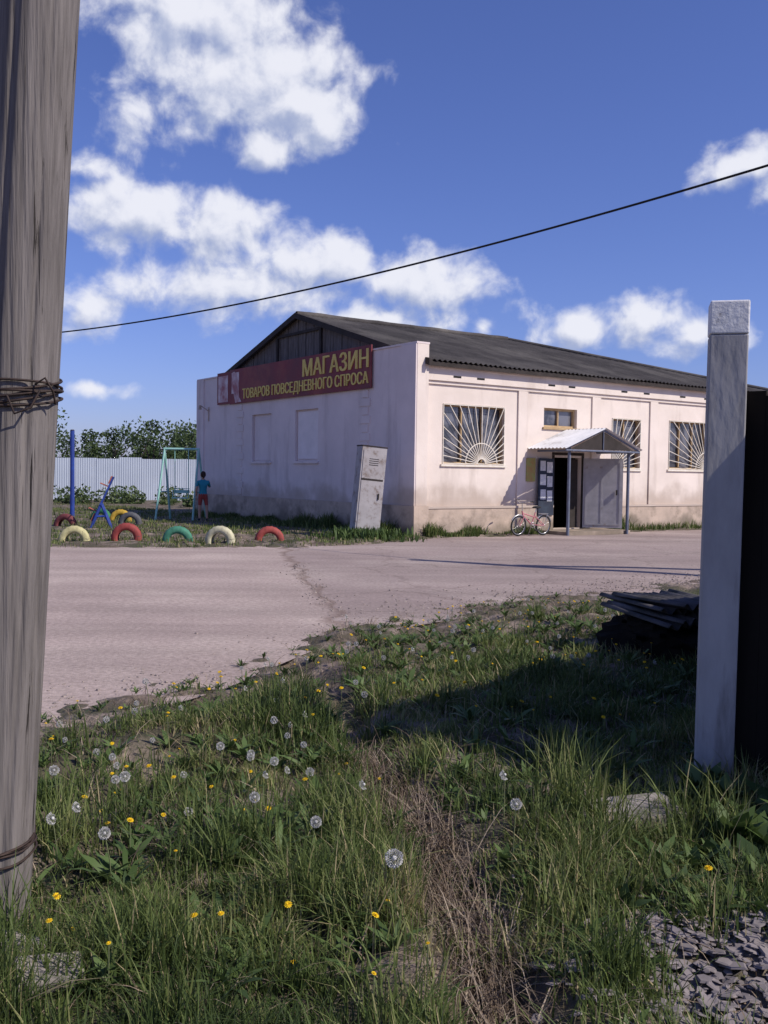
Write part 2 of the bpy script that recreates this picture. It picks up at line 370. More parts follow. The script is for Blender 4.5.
ez=4.50;rz_=6.50;oy=.32; HW=6.58+oy; sl=(rz_-ez)/HW; Ls=math.hypot(HW,rz_-ez); XR=LB+.34; LU=XR-.36
hip=lambda a: max(0.0,min(1.0,(LU-a)/HW))
mb.corr((.36,-oy,ez),(1,0,0),(0,HW,rz_-ez),LU,Ls,.022,.17,0,nv=6,wob=.008,fn=hip)
mb.corr((.36,13.16+oy,ez),(1,0,0),(0,-HW,rz_-ez),LU,Ls,.022,.17,0,nv=6,fn=hip)
mb.corr((XR,-oy,ez),(0,1,0),(-HW,0,rz_-ez),2*HW,Ls,.022,.17,0,nv=6,fn=lambda a:1-abs(a-HW)/HW)
RE=XR-HW
mb.path([(.3+i*(RE-.3)/20,6.58,6.53+random.uniform(-.012,.012)) for i in range(21)],.09,0,6)
mb.path([(RE+HW*t,6.58-HW*t,6.53-2.0*t) for t in np.linspace(0,1,12)],.07,0,6)
mb.path([(RE+HW*t,6.58+HW*t,6.53-2.0*t) for t in np.linspace(0,1,12)],.07,0,6)
mb.box(.37,LB+.3,-.28,-.25,4.36,4.47,1); mb.box(.37,LB+.3,-.25,.0,4.405,4.44,1); mb.box(LB+.27,LB+.3,-.24,13.4,4.36,4.47,1)
for sgn in (0,1):
    y0=-oy if not sgn else 13.16+oy; 
    p=[(y0,ez+.02),(6.58,rz_+.05)]; x0,x1=.24,.34
    vs=[(x0,p[0][0],p[0][1]-.17),(x0,p[1][0],p[1][1]-.17),(x0,p[1][0],p[1][1]),(x0,p[0][0],p[0][1]),
        (x1,p[0][0],p[0][1]-.17),(x1,p[1][0],p[1][1]-.17),(x1,p[1][0],p[1][1]),(x1,p[0][0],p[0][1])]
    mb.add(vs,[(0,1,2,3),(7,6,5,4),(0,4,5,1),(1,5,6,2),(2,6,7,3),(3,7,4,0)],1)
y=.6
while y<12.6:
    y2=y+.16; zt=lambda q: ez+ (q+oy if q<6.58 else 13.16+oy-q)*sl-.06
    dx=random.uniform(0,.015)
    mb.add([(.42+dx,y,4.5),(.42+dx,y2-.012,4.5),(.42+dx,y2-.012,zt(y2)),(.42+dx,y,zt(y))],[(0,1,2,3)],2)
    y=y2
mb.add([(.46,.2,4.5),(.46,12.9,4.5),(.46,6.58,6.4)],[(0,1,2)],1)
mb.box(.36,.41,5.2,5.3,4.9,5.9,1);mb.box(.36,.41,7.9,8.0,4.9,5.9,1);mb.box(.36,.41,5.2,8,5.9,5.98,1)
mb.build('roof',B)
m_ban=pmat('banner_red',(.23,.035,.04),(.16,.04,.045),scale=.8,rough=.6,c3=(.32,.09,.06),s3=.5)
m_banw=pmat('banner_faded',(.74,.64,.64),(.40,.16,.17),scale=2.6)
m_yel=pmat('banner_yellow',(.80,.64,.20),(.70,.52,.16),scale=2)
mb=MB([m_ban,m_banw]); mb.box(-.085,-.05,1.82,10.45,3.9,5.06,0); mb.box(-.083,-.052,10.45,11.45,3.93,5.02,0)
mb.box(-.089,-.086,9.75,10.3,4.25,4.95,1); mb.box(-.089,-.084,10.6,11.35,4.0,4.9,1); mb.box(-.092,-.0895,10.05,10.22,4.3,4.98,1)
mb.add([(-.094,9.55,3.95),(-.094,10.0,3.93),(-.094,10.25,4.5),(-.094,10.0,4.2),(-.094,9.8,4.6),(-.094,9.7,4.1)],[(0,1,2,3,4,5)],1)
mb.build('banner',B)
def text(body,yR,wid,z,h,bold=.012):
    cu=bpy.data.curves.new('lettering','FONT'); cu.body=body; cu.size=1; cu.extrude=.01; cu.offset=bold; cu.resolution_u=6
    ob=bpy.data.objects.new('lettering',cu); COL.objects.link(ob); bpy.context.view_layer.update()
    bb=[Vector(c) for c in ob.bound_box]; x0=min(c.x for c in bb);x1=max(c.x for c in bb);y0=min(c.y for c in bb);y1=max(c.y for c in bb)
    sx=wid/(x1-x0); sy=h/(y1-y0)
    M=Matrix(((0,0,-1,0),(-sx,0,0,0),(0,sy,0,0),(0,0,0,1)))
    ob.parent=B; ob.matrix_local=Matrix.Translation((-.096,yR+wid+x0*sx,z-y0*sy))@M
    cu.materials.append(m_yel); return ob
# heavy letters: the same word set twice with a small shift, as stencilled vinyl
for k,dy in enumerate((0,.035)):
    text('МАГАЗИН',1.93+dy,3.5,4.46,.52,0).location.x-=.003*k
for k,dy in enumerate((0,.022)):
    text('ТОВАРОВ ПОВСЕДНЕВНОГО СПРОСА',1.93+dy,7.5,3.97,.40,0).location.x-=.003*k
m_met=pmat('grey_paint_metal',(.44,.42,.43),(.34,.33,.34),scale=4,rough=.6,c3=(.24,.19,.15),s3=5,lo3=.6,hi3=.75)
m_zinc=pmat('white_sheet',(.78,.76,.74),(.64,.62,.60),scale=2,rough=.5,c3=(.40,.36,.33),s3=2,lo3=.58,hi3=.75)
m_post=pmat('blue_grey_post',(.16,.18,.24),(.12,.13,.17),scale=5)
mb=MB([m_zinc,m_post,m_dwood,m_plinth])
tl,tr,tm=3.92,6.95,5.43; ez2,rz2=2.36,2.93; out=1.5
v=Vector((tm-tl,0,rz2-ez2)); Lv=v.length
mb.corr((tl,-.0,ez2),(0,-1,0),v,out,Lv,.016,.14,0,nv=2)
v2=Vector((tm-tr,0,rz2-ez2)); mb.corr((tr,-.0,ez2),(0,-1,0),v2,out,v2.length,.016,.14,0,nv=2)
for px in (4.25,6.6): 
    mb.tube((px,-1.3,0),(px,-1.3,2.38),.045,.045,1,10); mb.tube((px,-.1,2.3),(px,-1.45,2.3),.03,.03,1,6)
mb.tube((4.0,-1.42,2.3),(6.9,-1.42,2.3),.03,.03,1,6)
mb.tube((4.0,-1.42,2.34),(tm,-1.42,2.88),.025,.025,1,6); mb.tube((6.87,-1.42,2.34),(tm,-1.42,2.88),.025,.025,1,6); mb.tube((tm,-1.42,2.3),(tm,-1.42,2.88),.02,.02,1,6)
mb.add([(4.2,-1.40,2.34),(6.67,-1.40,2.34),(tm,-1.40,2.83)],[(0,1,2)],2)
mb.box(4.3,6.8,-1.25,-.12,0,.10,3)
mb.build('porch',B)
mb=MB([m_met,m_dwood,m_frame]); 
mb.box(0,1.12,-.02,.02,.0,2.0,0); mb.box(.06,1.06,-.032,-.021,.08,.12,0); mb.box(.06,1.06,-.032,-.021,1.88,1.92,0); mb.box(.06,.1,-.032,-.021,.121,1.879,0); mb.box(1.02,1.06,-.032,-.021,.121,1.879,0)
mb.box(.5,.54,-.03,-.021,.121,1.879,0); mb.box(.93,.97,-.08,-.033,.95,1.1,1)
ob=mb.build('door_leaf',B,(6.12,-.05,.13),(0,0,R(-48)))
mb=MB([m_dwood,m_frame]); mb.box(4.9,4.977,-.03,.2,.12,2.2,0); mb.box(6.083,6.16,-.03,.2,.12,2.2,0); mb.box(4.9,6.16,-.03,.2,2.203,2.28,0); mb.box(5.72,6.05,.12,.16,.13,2.1,0); mb.build('door_frame',B)
m_board=pmat('board_blue',(.045,.06,.085),(.03,.035,.055),scale=3); m_paper=pmat('paper',(.74,.74,.74),(.55,.56,.58),scale=9)
m_post2=pmat('poster_green',(.35,.38,.12),(.45,.25,.1),scale=5)
mb=MB([m_board,m_paper,m_post2]); mb.box(4.28,4.86,-.13,-.09,.5,2.1,0)
for (x,z,w,h) in ((4.33,1.75,.2,.28),(4.58,1.7,.22,.3),(4.33,1.35,.22,.3),(4.6,1.3,.2,.3),(4.35,.95,.2,.28),(4.6,.9,.2,.3)): mb.box(x,x+w,-.135,-.131,z,z+h,1)
mb.box(3.86,4.2,-.07,-.047,1.45,2.1,2); mb.build('notice_board',B)

m_cab=pmat('cabinet_paint',(.44,.41,.40),(.34,.31,.30),scale=3,c3=(.20,.15,.12),s3=6,lo3=.54,hi3=.70)
mb=MB([m_cab,m_dwood]); mb.box(-.32,.32,-.22,.22,0,2.28,0); mb.box(-.28,.28,-.235,-.222,.08,1.45,0); mb.box(-.28,.28,-.235,-.222,1.5,2.2,0); mb.box(.18,.21,-.26,-.236,1.0,1.15,1); mb.box(-.33,.33,-.23,.23,2.281,2.31,1)
mb.box(-.28,.28,-.2355,-.2345,1.452,1.498,1)
for i in range(4): mb.box(-.12,.12,-.24,-.236,1.98-i*.05,1.995-i*.05,1)
mb.build('metal_cabinet',None,(-.50,23.75,-.02),(0,R(5),R(20)),bevel=.012)

# ------------------------------------------------------------------ bicycle
m_tyre=pmat('rubber',(.03,.03,.03)); m_pink=pmat('bike_frame_paint',(.55,.22,.25),(.48,.18,.2)); m_chr=pmat('chrome',(.6,.6,.6),(.5,.5,.5),rough=.3,metal=.8)
bk=empty('bicycle',(3.9,25.5,.015),ANG)
mb=MB([m_tyre,m_chr,m_pink]); 
def ring(mb,c,r,t,mi,seg=32): mb.path([(c[0]+math.cos(2*math.pi*i/seg)*r,c[1],c[2]+math.sin(2*math.pi*i/seg)*r) for i in range(seg)],t,mi,8,True)
for cx in(-.45,.45):
    ring(mb,(cx,0,.27),.25,.022,0); ring(mb,(cx,0,.27),.225,.009,1)
    for i in range(16): 
        a=2*math.pi*i/16; mb.tube((cx,0,.27),(cx+math.cos(a)*.225,0,.27+math.sin(a)*.225),.0025,None,1,4)
    mb.tube((cx,-.05,.27),(cx,.05,.27),.02,None,1,8)
    pts=[(cx+math.cos(a)*.29,0,.27+math.sin(a)*.29) for a in np.linspace(.3,2.6,10)]; mb.path(pts,.016,1,6)
mb.build('wheels',bk)
mb=MB([m_pink,m_chr,m_tyre])
bb_=(.02,0,.29)
for a,b_,r in (((-.35,0,.66),(-.31,0,.52),.022),((-.32,0,.56),bb_,.02),((-.32,0,.6),(.09,0,.50),.016),(bb_,(.13,0,.62),.017)): mb.tube(a,b_,r,None,0)
for s in(-.045,.045):
    mb.tube((.11,s*.5,.52),(.45,s,.27),.01,None,0); mb.tube(bb_,(.45,s,.27),.01,None,0); mb.tube((-.31,s,.52),(-.45,s,.27),.013,None,0)
mb.tube((.13,0,.62),(.15,0,.74),.013,None,1)
mb.ell((.17,0,.76),(.14,.07,.035),2); mb.ell((.08,0,.755),(.07,.035,.025),2)
mb.tube((-.35,0,.66),(-.37,0,.86),.013,None,1); mb.path([(-.30,-.27,.93),(-.34,-.2,.93),(-.38,-.08,.87),(-.38,.08,.87),(-.34,.2,.93),(-.30,.27,.93)],.012,1,6)
mb.tube((-.22,-.29,.93),(-.32,-.25,.93),.017,None,2);mb.tube((-.22,.29,.93),(-.32,.25,.93),.017,None,2)
mb.tube((.02,-.06,.29),(.02,.06,.29),.025,None,1); ring(mb,(.02,-.05,.29),.075,.008,1,16)
mb.tube((.02,-.07,.29),(.1,-.07,.16),.009,None,1); mb.tube((.02,.07,.29),(-.06,.07,.42),.009,None,1)
mb.box(.05,.15,-.15,-.07,.145,.17,2); mb.box(-.11,-.01,.07,.15,.41,.435,2)
mb.box(.3,.55,-.06,.06,.575,.59,1); mb.tube((.53,.05,.58),(.45,.05,.27),.006,None,1);mb.tube((.53,-.05,.58),(.45,-.05,.27),.006,None,1)
mb.tube((.05,.04,.27),(.12,.2,.0),.01,None,1)
mb.build('frame',bk)
bk.rotation_euler=(R(4),0,ANG)

# ------------------------------------------------------------------ tyres half buried
def tyre(x,y,col,rz,r=.26):
    m=pmat('tyre_paint',col,tuple(c*.6 for c in col),scale=7,rough=.7,c3=(.07,.06,.055),s3=9,lo3=.58,hi3=.68)
    mb=MB([m]); seg=40; prof=[(-.085,-.10),(-.10,-.03),(-.095,.05),(-.06,.085),(0,.095),(.06,.085),(.095,.05),(.10,-.03),(.085,-.10),(.075,-.10),(.085,-.03),(.08,.04),(0,.075),(-.08,.04),(-.085,-.03),(-.075,-.10)]
    vs=[];n=len(prof)
    for i in range(seg):
        a=2*math.pi*i/seg
        for w,h in prof:
            rr=r+h*.8+(.008 if (i%2 and h>.08) else 0); vs.append((math.cos(a)*rr,w,math.sin(a)*rr))
    fs=[(i*n+k,i*n+(k+1)%n,((i+1)%seg)*n+(k+1)%n,((i+1)%seg)*n+k) for i in range(seg) for k in range(n)]
    mb.add(vs,fs,0,True)
    return mb.build('tire_arch',None,(x,y,float(gz(x,y))+.02),(R(random.uniform(-5,5)),0,rz))
for x,y,c in ((-6.75,20.9,(.62,.56,.28)),(-5.73,21.35,(.36,.07,.06)),(-4.58,21.3,(.08,.27,.17)),(-3.6,21.1,(.66,.61,.40)),(-2.62,22.0,(.40,.08,.065)),
              (-8.1,29.5,(.60,.38,.05)),(-9.0,30.5,(.05,.22,.10)),(-8.9,26.8,(.22,.06,.06)),(-10.4,27.5,(.06,.12,.4)),(-7.3,27.6,(.12,.12,.13)),(-10.6,24.5,(.05,.26,.14))):
    tyre(x,y,c,R(random.uniform(-14,14)))

# ------------------------------------------------------------------ swing, seesaw, pole
m_sw=pmat('swing_green',(.26,.52,.44),(.34,.56,.50),scale=4,rough=.5); m_swr=pmat('seat_red',(.42,.14,.10)); m_blue=pmat('blue_paint',(.03,.07,.32),(.03,.05,.22),scale=4,rough=.5)
S_=empty('swing_set',(-6.55,31.0,.03))
mb=MB([m_sw,m_swr])
mb.tube((-.58,0,2.28),(.58,0,2.28),.04,None,0)
for sx in(-.55,.55):
    for sy in(-.55,.55): mb.tube((sx*1.08+sy*.22,sy,-.05),(sx,0,2.28),.035,None,0)
    mb.tube((sx*1.05-.07,-.33,.9),(sx*1.05+.07,.33,.9),.022,None,0)
for sx in(-.22,.22):
    mb.tube((sx,0,2.28),(sx,.05,.72),.014,None,0); mb.tube((sx,.05,.95),(sx,-.3,.95),.012,None,0); mb.tube((sx,-.3,.95),(sx,-.3,.72),.012,None,0)
mb.box(-.25,.25,-.30,.08,.69,.72,0); mb.tube((-.25,.06,1.0),(.25,.06,1.0),.012,None,0);mb.box(-.25,.25,.05,.075,.86,.96,0)
mb.build('frame',S_)
Q=empty('seesaw',(-7.75,26.3,.03),R(12))
mb=MB([m_blue,m_swr,m_sw])
for sy in(-.18,.18):
    mb.tube((-.28,sy,-.05),(0,sy,.66),.03,None,0);mb.tube((.28,sy,-.05),(0,sy,.66),.03,None,0); mb.tube((-.15,sy,.3),(.15,sy,.3),.02,None,0)
mb.tube((0,-.22,.64),(0,.22,.64),.035,None,0)
Md=Matrix.Translation((.05,0,.72))@Matrix.Rotation(R(-66),4,'Y')
mb.box(-.62,.72,-.11,.11,0,.045,0,Md); mb.box(.5,.72,-.14,.14,.047,.08,1,Md); mb.box(-.62,-.4,-.14,.14,.047,.08,1,Md)
for s in(.42,-.32):
    mb.tube(Md@Vector((s,-.1,.04)),Md@Vector((s,-.1,.26)),.014,None,1);mb.tube(Md@Vector((s,.1,.04)),Md@Vector((s,.1,.26)),.014,None,1);mb.tube(Md@Vector((s,-.13,.26)),Md@Vector((s,.13,.26)),.016,None,1)
mb.build('plank_and_stand',Q)
mb=MB([m_blue,m_dwood]); mb.tube((0,0,-.1),(0,0,2.9),.075,.07,0,14); mb.tube((0,0,2.9),(0,0,2.93),.075,.05,1,14); mb.tube((0,0,0),(0,0,.04),.13,.12,1,14)
mb.build('blue_pole',None,(-10.4,32,0))

m_fen=pmat('pale_sheet_fence',(.54,.59,.66),(.48,.53,.60),scale=.6,rough=.6,c3=(.40,.40,.44),s3=2,lo3=.6,hi3=.8)
mb=MB([m_fen,m_met]); p0=Vector((-40,46,0)); p1=Vector((-4,52,0)); d=(p1-p0)
k=0;u=d.normalized()
while k*1.15<d.length:
    o=p0+u*(k*1.15); hz=2.2+random.uniform(-.05,.07)
    mb.corr((o.x,o.y+random.uniform(-.01,.01),.02),u,(0,0,1),1.15,hz,.007,.115,0,nv=1,per=6)
    if k%2==0: mb.tube((o.x,o.y+.08,0),(o.x,o.y+.08,hz+.04),.03,None,1,6)
    k+=1
mb.build('metal_fence')

# ------------------------------------------------------------------ foliage helpers
def blades(name,x,y,h,w,mat,tint,bend=.5,prof=(1,.85,.55),z=None,lie=None,ang=None,curl=1.0):
    n=len(x); z=gz(x,y) if z is None else z
    a=rng.uniform(0,2*np.pi,n) if ang is None else ang
    fa=a+rng.normal(0,.6,n)+np.pi/2
    dx,dy=np.cos(a),np.sin(a); sx,sy=np.cos(fa),np.sin(fa)
    bd=np.abs(rng.normal(0,bend,n)) if lie is None else lie
    V=np.zeros((n,7,3)); ts=[0,.38,.72,1.0]
    for k,t in enumerate(ts):
        ax=h*t; off=bd*h*t**(1.6*curl)
        zz=z+ax*np.sqrt(np.clip(1-(bd*.55*t)**2,.08,1))-.005
        cx=x+dx*off; cy=y+dy*off
        if k<3:
            ww=w*prof[k]*.5
            V[:,2*k]=np.stack([cx-sx*ww,cy-sy*ww,zz],1); V[:,2*k+1]=np.stack([cx+sx*ww,cy+sy*ww,zz],1)
        else: V[:,6]=np.stack([cx,cy,zz],1)
    b_=np.arange(n)*7
    q=np.concatenate([np.stack([b_,b_+1,b_+3,b_+2],1),np.stack([b_+2,b_+3,b_+5,b_+4],1)]); t_=np.stack([b_+4,b_+5,b_+6],1)
    return npmesh(name,V.reshape(-1,3),q,t_,np.repeat(tint,7),[mat],True)
m_grass=leafmat('grass_blade',[(0,(.028,.045,.014)),(.35,(.07,.105,.028)),(.7,(.14,.18,.05)),(.88,(.24,.25,.095)),(1,(.42,.34,.19))],.3)
m_straw=leafmat('dry_straw',[(0,(.10,.07,.05)),(.5,(.24,.175,.12)),(1,(.45,.36,.26))],.15)
m_leaf=leafmat('weed_leaf',[(0,(.035,.065,.018)),(.5,(.075,.12,.033)),(1,(.13,.19,.06))],.25,.55)
def scatter(n,x0,x1,y0,y1):
    return rng.uniform(x0,x1,n),rng.uniform(y0,y1,n)
def verge_keep(x,y):
    dn=(yn(x)-y)*.55
    d=.12+.88*sstep(.32,.60,vnoise(x,y,1.3,9)*.55+vnoise(x,y,4.5,10)*.45)
    d*=sstep(-.1,1.4,dn+ (vnoise(x,y,2.2,11)-.5)*1.5)
    wd=np.where(y<4.8,.20,.17)
    d*=.10+.90*sstep(.03,1,(pdist(x,y)+(vnoise(x,y,6,12)-.5)*.10)/wd)
    rub=np.exp(-(((x-1.2)/.38)**2+((y-2.8)/.38)**2)); d*=1-.93*np.clip(rub*1.5,0,1)
    return (rng.random(len(x))<d)&(gz(x,y)>-.025)
xa,ya=[],[]
for (n,y0,y1,xl) in ((75000,1.8,4.2,2.4),(62000,4.2,6.5,3.4),(52000,6.5,9.5,4.2),(60000,9.5,16,8)):
    x,y=scatter(n,-xl,xl,y0,y1); k=verge_keep(x,y); xa.append(x[k]);ya.append(y[k])
x=np.concatenate(xa);y=np.concatenate(ya)
cl=vnoise(x,y,2.6,20)*.55+vnoise(x,y,7,21)*.45
dn=(yn(x)-y)*.55
h=(.035+.29*cl**2.0)*(.35+.65*sstep(.2,2.0,dn))*rng.uniform(.5,1.3,len(x))
h*=1-.5*sstep(5.5,10,y)
w=rng.uniform(.003,.008,len(x))*(1+.13*np.clip(y-3,0,8))
tint=np.clip(.30+.42*rng.random(len(x))+.75*(vnoise(x,y,1.4,22)-.5)+.25*(vnoise(x,y,5,23)-.5)+.12*sstep(6,11,y)+(rng.random(len(x))<.09)*.5,0,1)
blades('verge_grass',x,y,h,w,m_grass,tint,bend=.7)
cx=[];cy=[];hh=[];tt_=[]
T=[(.85,4.35,.38,160,.12),(1.0,4.2,.34,120,.12),(.62,3.3,.26,120,.12),(.2,4.9,.2,120,.2),(-.55,3.9,.27,200,.2),(-1.2,3.0,.34,150,.15),(-.3,4.4,.26,220,.2),(-.05,3.6,.24,160,.18),(.75,2.9,.24,140,.14),(-1.35,3.9,.3,160,.15),(-.2,5.2,.22,160,.2),(1.45,4.1,.34,150,.15),(.05,2.6,.2,100,.12),(-.75,3.0,.25,160,.2),(-.1,4.1,.3,200,.16),(-.4,5.6,.25,160,.2)]
for i in range(110):
    X0=random.uniform(-2.5,3.5); Y0_=random.uniform(2.2,11); T.append((X0,Y0_,random.uniform(.12,.26),60,.08))
for a,b_,H,n,s in T:
    if (float(yn(a))-b_)<1.2: continue
    cx.append(rng.normal(a,s*.6,n));cy.append(rng.normal(b_,s*.6,n));hh.append(H*rng.uniform(.45,1.1,n)); tt_.append(rng.normal(random.uniform(.42,.78),.12,n))
cx=np.concatenate(cx);cy=np.concatenate(cy);hh=np.concatenate(hh);tt_=np.clip(np.concatenate(tt_),0,1)
blades('tall_grass_tufts',cx,cy,hh,rng.uniform(.004,.009,len(cx)),m_grass,tt_,bend=.65)
cx=[];cy=[];aa=[];hh=[]
for i in range(2400):
    X0=random.uniform(-3,5); Y0_=random.uniform(2.0,12.5)
    dd=float(yn(X0))-Y0_
    if dd<.1 or math.exp(-(((X0-1.2)/.38)**2+((Y0_-2.8)/.38)**2))>.4 or pdist(np.array([X0]),np.array([Y0_]))[0]<.12: continue
    n=random.randint(6,12); a0=random.random()*6; H=random.uniform(.045,.12)*(.6 if dd<1.5 else 1)
    for k in range(n):
        cx.append(X0);cy.append(Y0_);aa.append(a0+k*2.4);hh.append(H*random.uniform(.6,1.3))
cx=np.array(cx);cy=np.array(cy);hh=np.array(hh);aa=np.array(aa)
blades('dandelion_leaves',cx,cy,hh,hh*rng.uniform(.18,.30,len(cx)),m_leaf,np.clip(rng.normal(.55,.25,len(cx)),0,1),prof=(.35,.9,1.0),lie=rng.uniform(.6,1.5,len(cx)),ang=aa)
cx=[];cy=[];aa=[];hh=[]
for X0,Y0_,H in ((1.55,4.0,.24),(1.75,3.75,.28),(1.5,3.55,.2),(1.95,4.3,.36),(1.3,3.75,.15),(1.9,3.4,.24),(2.2,4.0,.34),(1.0,3.45,.13),(2.0,3.1,.24),(1.62,4.6,.2),(1.35,3.3,.14),(1.7,4.25,.2)):
    for st in range(9):
        sx_=X0+random.gauss(0,.07);sy_=Y0_+random.gauss(0,.07)
        for k in range(7):
            cx.append(sx_);cy.append(sy_);aa.append(k*2.4+st);hh.append(H*random.uniform(.3,.9))
cx=np.array(cx);cy=np.array(cy);hh=np.array(hh);aa=np.array(aa)
blades('broadleaf_weeds',cx,cy,hh,hh*rng.uniform(.3,.45,len(cx)),m_leaf,np.clip(rng.normal(.42,.25,len(cx)),0,1),prof=(.06,.75,1.0),lie=rng.uniform(.3,1.1,len(cx)),ang=aa)
t=1-rng.uniform(0,1,3800)**.9*.58; seg=np.clip((t*(len(PATH)-1)),0,len(PATH)-1.001); i0=seg.astype(int); fr=(seg-i0)[:,None]
pp=PATH[i0]*(1-fr)+PATH[i0+1]*fr; pp=pp+rng.normal(0,.052,(len(t),2))
dirn=np.arctan2(PATH[i0+1][:,1]-PATH[i0][:,1],PATH[i0+1][:,0]-PATH[i0][:,0])+rng.normal(0,.55,len(t))+np.pi*(rng.random(len(t))<.3)
blades('dry_straw',pp[:,0],pp[:,1],rng.uniform(.05,.24,len(t)),rng.uniform(.002,.006,len(t)),m_straw,np.clip(rng.random(len(t))**1.2,0,1),z=gz(pp[:,0],pp[:,1])+rng.uniform(0,.025,len(t)),lie=rng.uniform(1.3,1.8,len(t)),ang=dirn,curl=.65)
x,y=scatter(12000,-3,5,1.8,12); k=(yn(x)-y)>.1; x=x[k];y=y[k]
blades('grass_litter',x,y,rng.uniform(.04,.16,len(x)),rng.uniform(.003,.006,len(x)),m_straw,rng.random(len(x)),lie=rng.uniform(1.1,1.8,len(x)))
x,y=scatter(130000,-22,2,19,46); df=(y-yf(x))*.85
kx=(x-.71)*.821+(y-24.4)*.571; ky=-(x-.71)*.571+(y-24.4)*.821
k=(df>.05)&~((kx>-.1)&(ky>-.2))&(rng.random(len(x))<(.10+.85*sstep(.38,.65,vnoise(x,y,.7,30)*.6+vnoise(x,y,2.5,31)*.4)))
x=x[k];y=y[k]
blades('playground_grass',x,y,rng.uniform(.03,.12,len(x)),rng.uniform(.012,.03,len(x)),m_grass,np.clip(rng.normal(.62,.2,len(x)),0,1))
def loc2w(a,b_): return .71+.821*a-.571*b_, 24.4+.571*a+.821*b_
a=rng.uniform(.2,15.5,9000); b_=-.14-np.abs(rng.normal(0,.16,9000)); kk=(rng.random(9000)<.16+.9*sstep(.42,.68,vnoise(a,a*0,1.1,40)))&~((a>4.2)&(a<6.9)); a=a[kk];b_=b_[kk]
wx,wy=loc2w(a,b_); 
a2=-.15-np.abs(rng.normal(0,.3,9000)); b2=rng.uniform(-.3,13.4,9000); wx2,wy2=loc2w(a2,b2)
wx=np.concatenate([wx,wx2]);wy=np.concatenate([wy,wy2])
hn=.08+.42*vnoise(wx,wy,1.5,41)**2
blades('wall_weeds',wx,wy,hn*rng.uniform(.5,1.3,len(wx)),rng.uniform(.015,.04,len(wx)),m_grass,np.clip(rng.normal(.5,.2,len(wx)),0,1),z=np.zeros(len(wx)))
x=rng.normal(-.45,.5,1100);y=rng.normal(23.1,.25,1100); blades('weed_clump',x,y,rng.uniform(.08,.3,1100),rng.uniform(.02,.05,1100),m_leaf,rng.random(1100),prof=(.5,1,.9))

# dandelions
m_dy=pmat('dandelion_yellow',(.80,.58,.02),(.72,.46,.01),scale=60); m_stem=pmat('stem',(.16,.18,.08)); m_seed=pmat('seed_fluff',(.60,.585,.55),(.48,.465,.44),scale=50)
sd=[(.06,3.22,.27,.031),(-1.47,4.33,.22,.023),(-1.25,3.68,.22,.024),(-.28,3.74,.22,.023),(.53,3.75,.24,.023),(.53,4.05,.26,.022),(-1.12,4.15,.22,.023),(-.5,4.56,.22,.021),(-.32,4.53,.2,.021),(-.1,4.2,.22,.022),(-1.26,3.88,.2,.022),(-1.0,3.54,.2,.023),(-.8,4.87,.2,.021),(-.5,3.9,.22,.022)]
for i in range(210):
    X0=random.uniform(-2.3,3.0);Y0_=random.uniform(4.2,11)
    if float(yn(X0))-Y0_>.9 and not (X0>-.1 and Y0_<7.5 ): sd.append((X0,Y0_,random.uniform(.06,.20),random.uniform(.014,.021)))
mb=MB([m_seed,m_stem])
dirs=[]
for k in range(220):
    zz=1-2*(k+.5)/220; ph=k*2.39996; rr=math.sqrt(1-zz*zz); dirs.append(Vector((rr*math.cos(ph),rr*math.sin(ph),zz)))
for X0,Y0_,H,r in sd:
    z0=float(gz(X0,Y0_)); lx=random.uniform(-.03,.03); c=Vector((X0+lx,Y0_,z0+H))
    mb.path([(X0,Y0_,z0-.01),(X0+lx*.3,Y0_,z0+H*.5),c],.0022,1,5)
    mb.ell(c,(r*.3,)*3,0,8,6)
    full=random.random()<.8
    for d_ in (dirs if Y0_<5 else dirs[::3]):
        if not full and d_.x+d_.z*.5>.1: continue
        a=d_.orthogonal().normalized(); b2_=d_.cross(a); q=c+d_*r*.72; p=c+d_*r*random.uniform(.85,1.1)
        w_=r*(.085 if Y0_<5 else .19)
        mb.add([q,p+a*w_,p-a*w_*.5+b2_*w_*.87,p-a*w_*.5-b2_*w_*.87],[(0,1,2),(0,2,3),(0,3,1)],0)
mb.build('dandelion_seed_heads')
yl=[(-.31,3.24),(-.01,3.06),(.15,2.83),(-.98,4.5),(-.6,4.2),(-.55,4.15),(-.95,4.16),(-.8,7.25),(1.14,3.27),(-1.3,4.6),(-1.0,3.1),(-.8,2.8)]
for i in range(330):
    X0=random.uniform(-2.5,3);Y0_=random.uniform(2.6,11.5)
    if float(yn(X0))-Y0_>.6 and not (X0>.1 and Y0_<5.5) : yl.append((X0,Y0_))
mb=MB([m_dy,m_stem])
for X0,Y0_ in yl:
    z0=float(gz(X0,Y0_)); H=random.uniform(.06,.19); r=random.uniform(.008,.017); c=Vector((X0,Y0_,z0+H)); n_=Vector((random.uniform(-.3,.5),random.uniform(-.6,.1),1)).normalized(); a=n_.orthogonal().normalized(); b2_=n_.cross(a)
    mb.tube((X0,Y0_,z0-.01),c,.002,None,1,5,False)
    for ly,(rr,hz) in enumerate(((1,.15),(.7,.35),(.4,.5))):
        vs=[c+n_*r*hz*.3]; m_=22
        for k in range(m_):
            t_=2*math.pi*k/m_+ly; q=rr*(1 if k%2 else .72); vs.append(c+(a*math.cos(t_)+b2_*math.sin(t_))*r*q+n_*r*hz)
        mb.add(vs,[(0,1+k,1+(k+1)%m_) for k in range(m_)],0)
mb.build('dandelion_flowers')

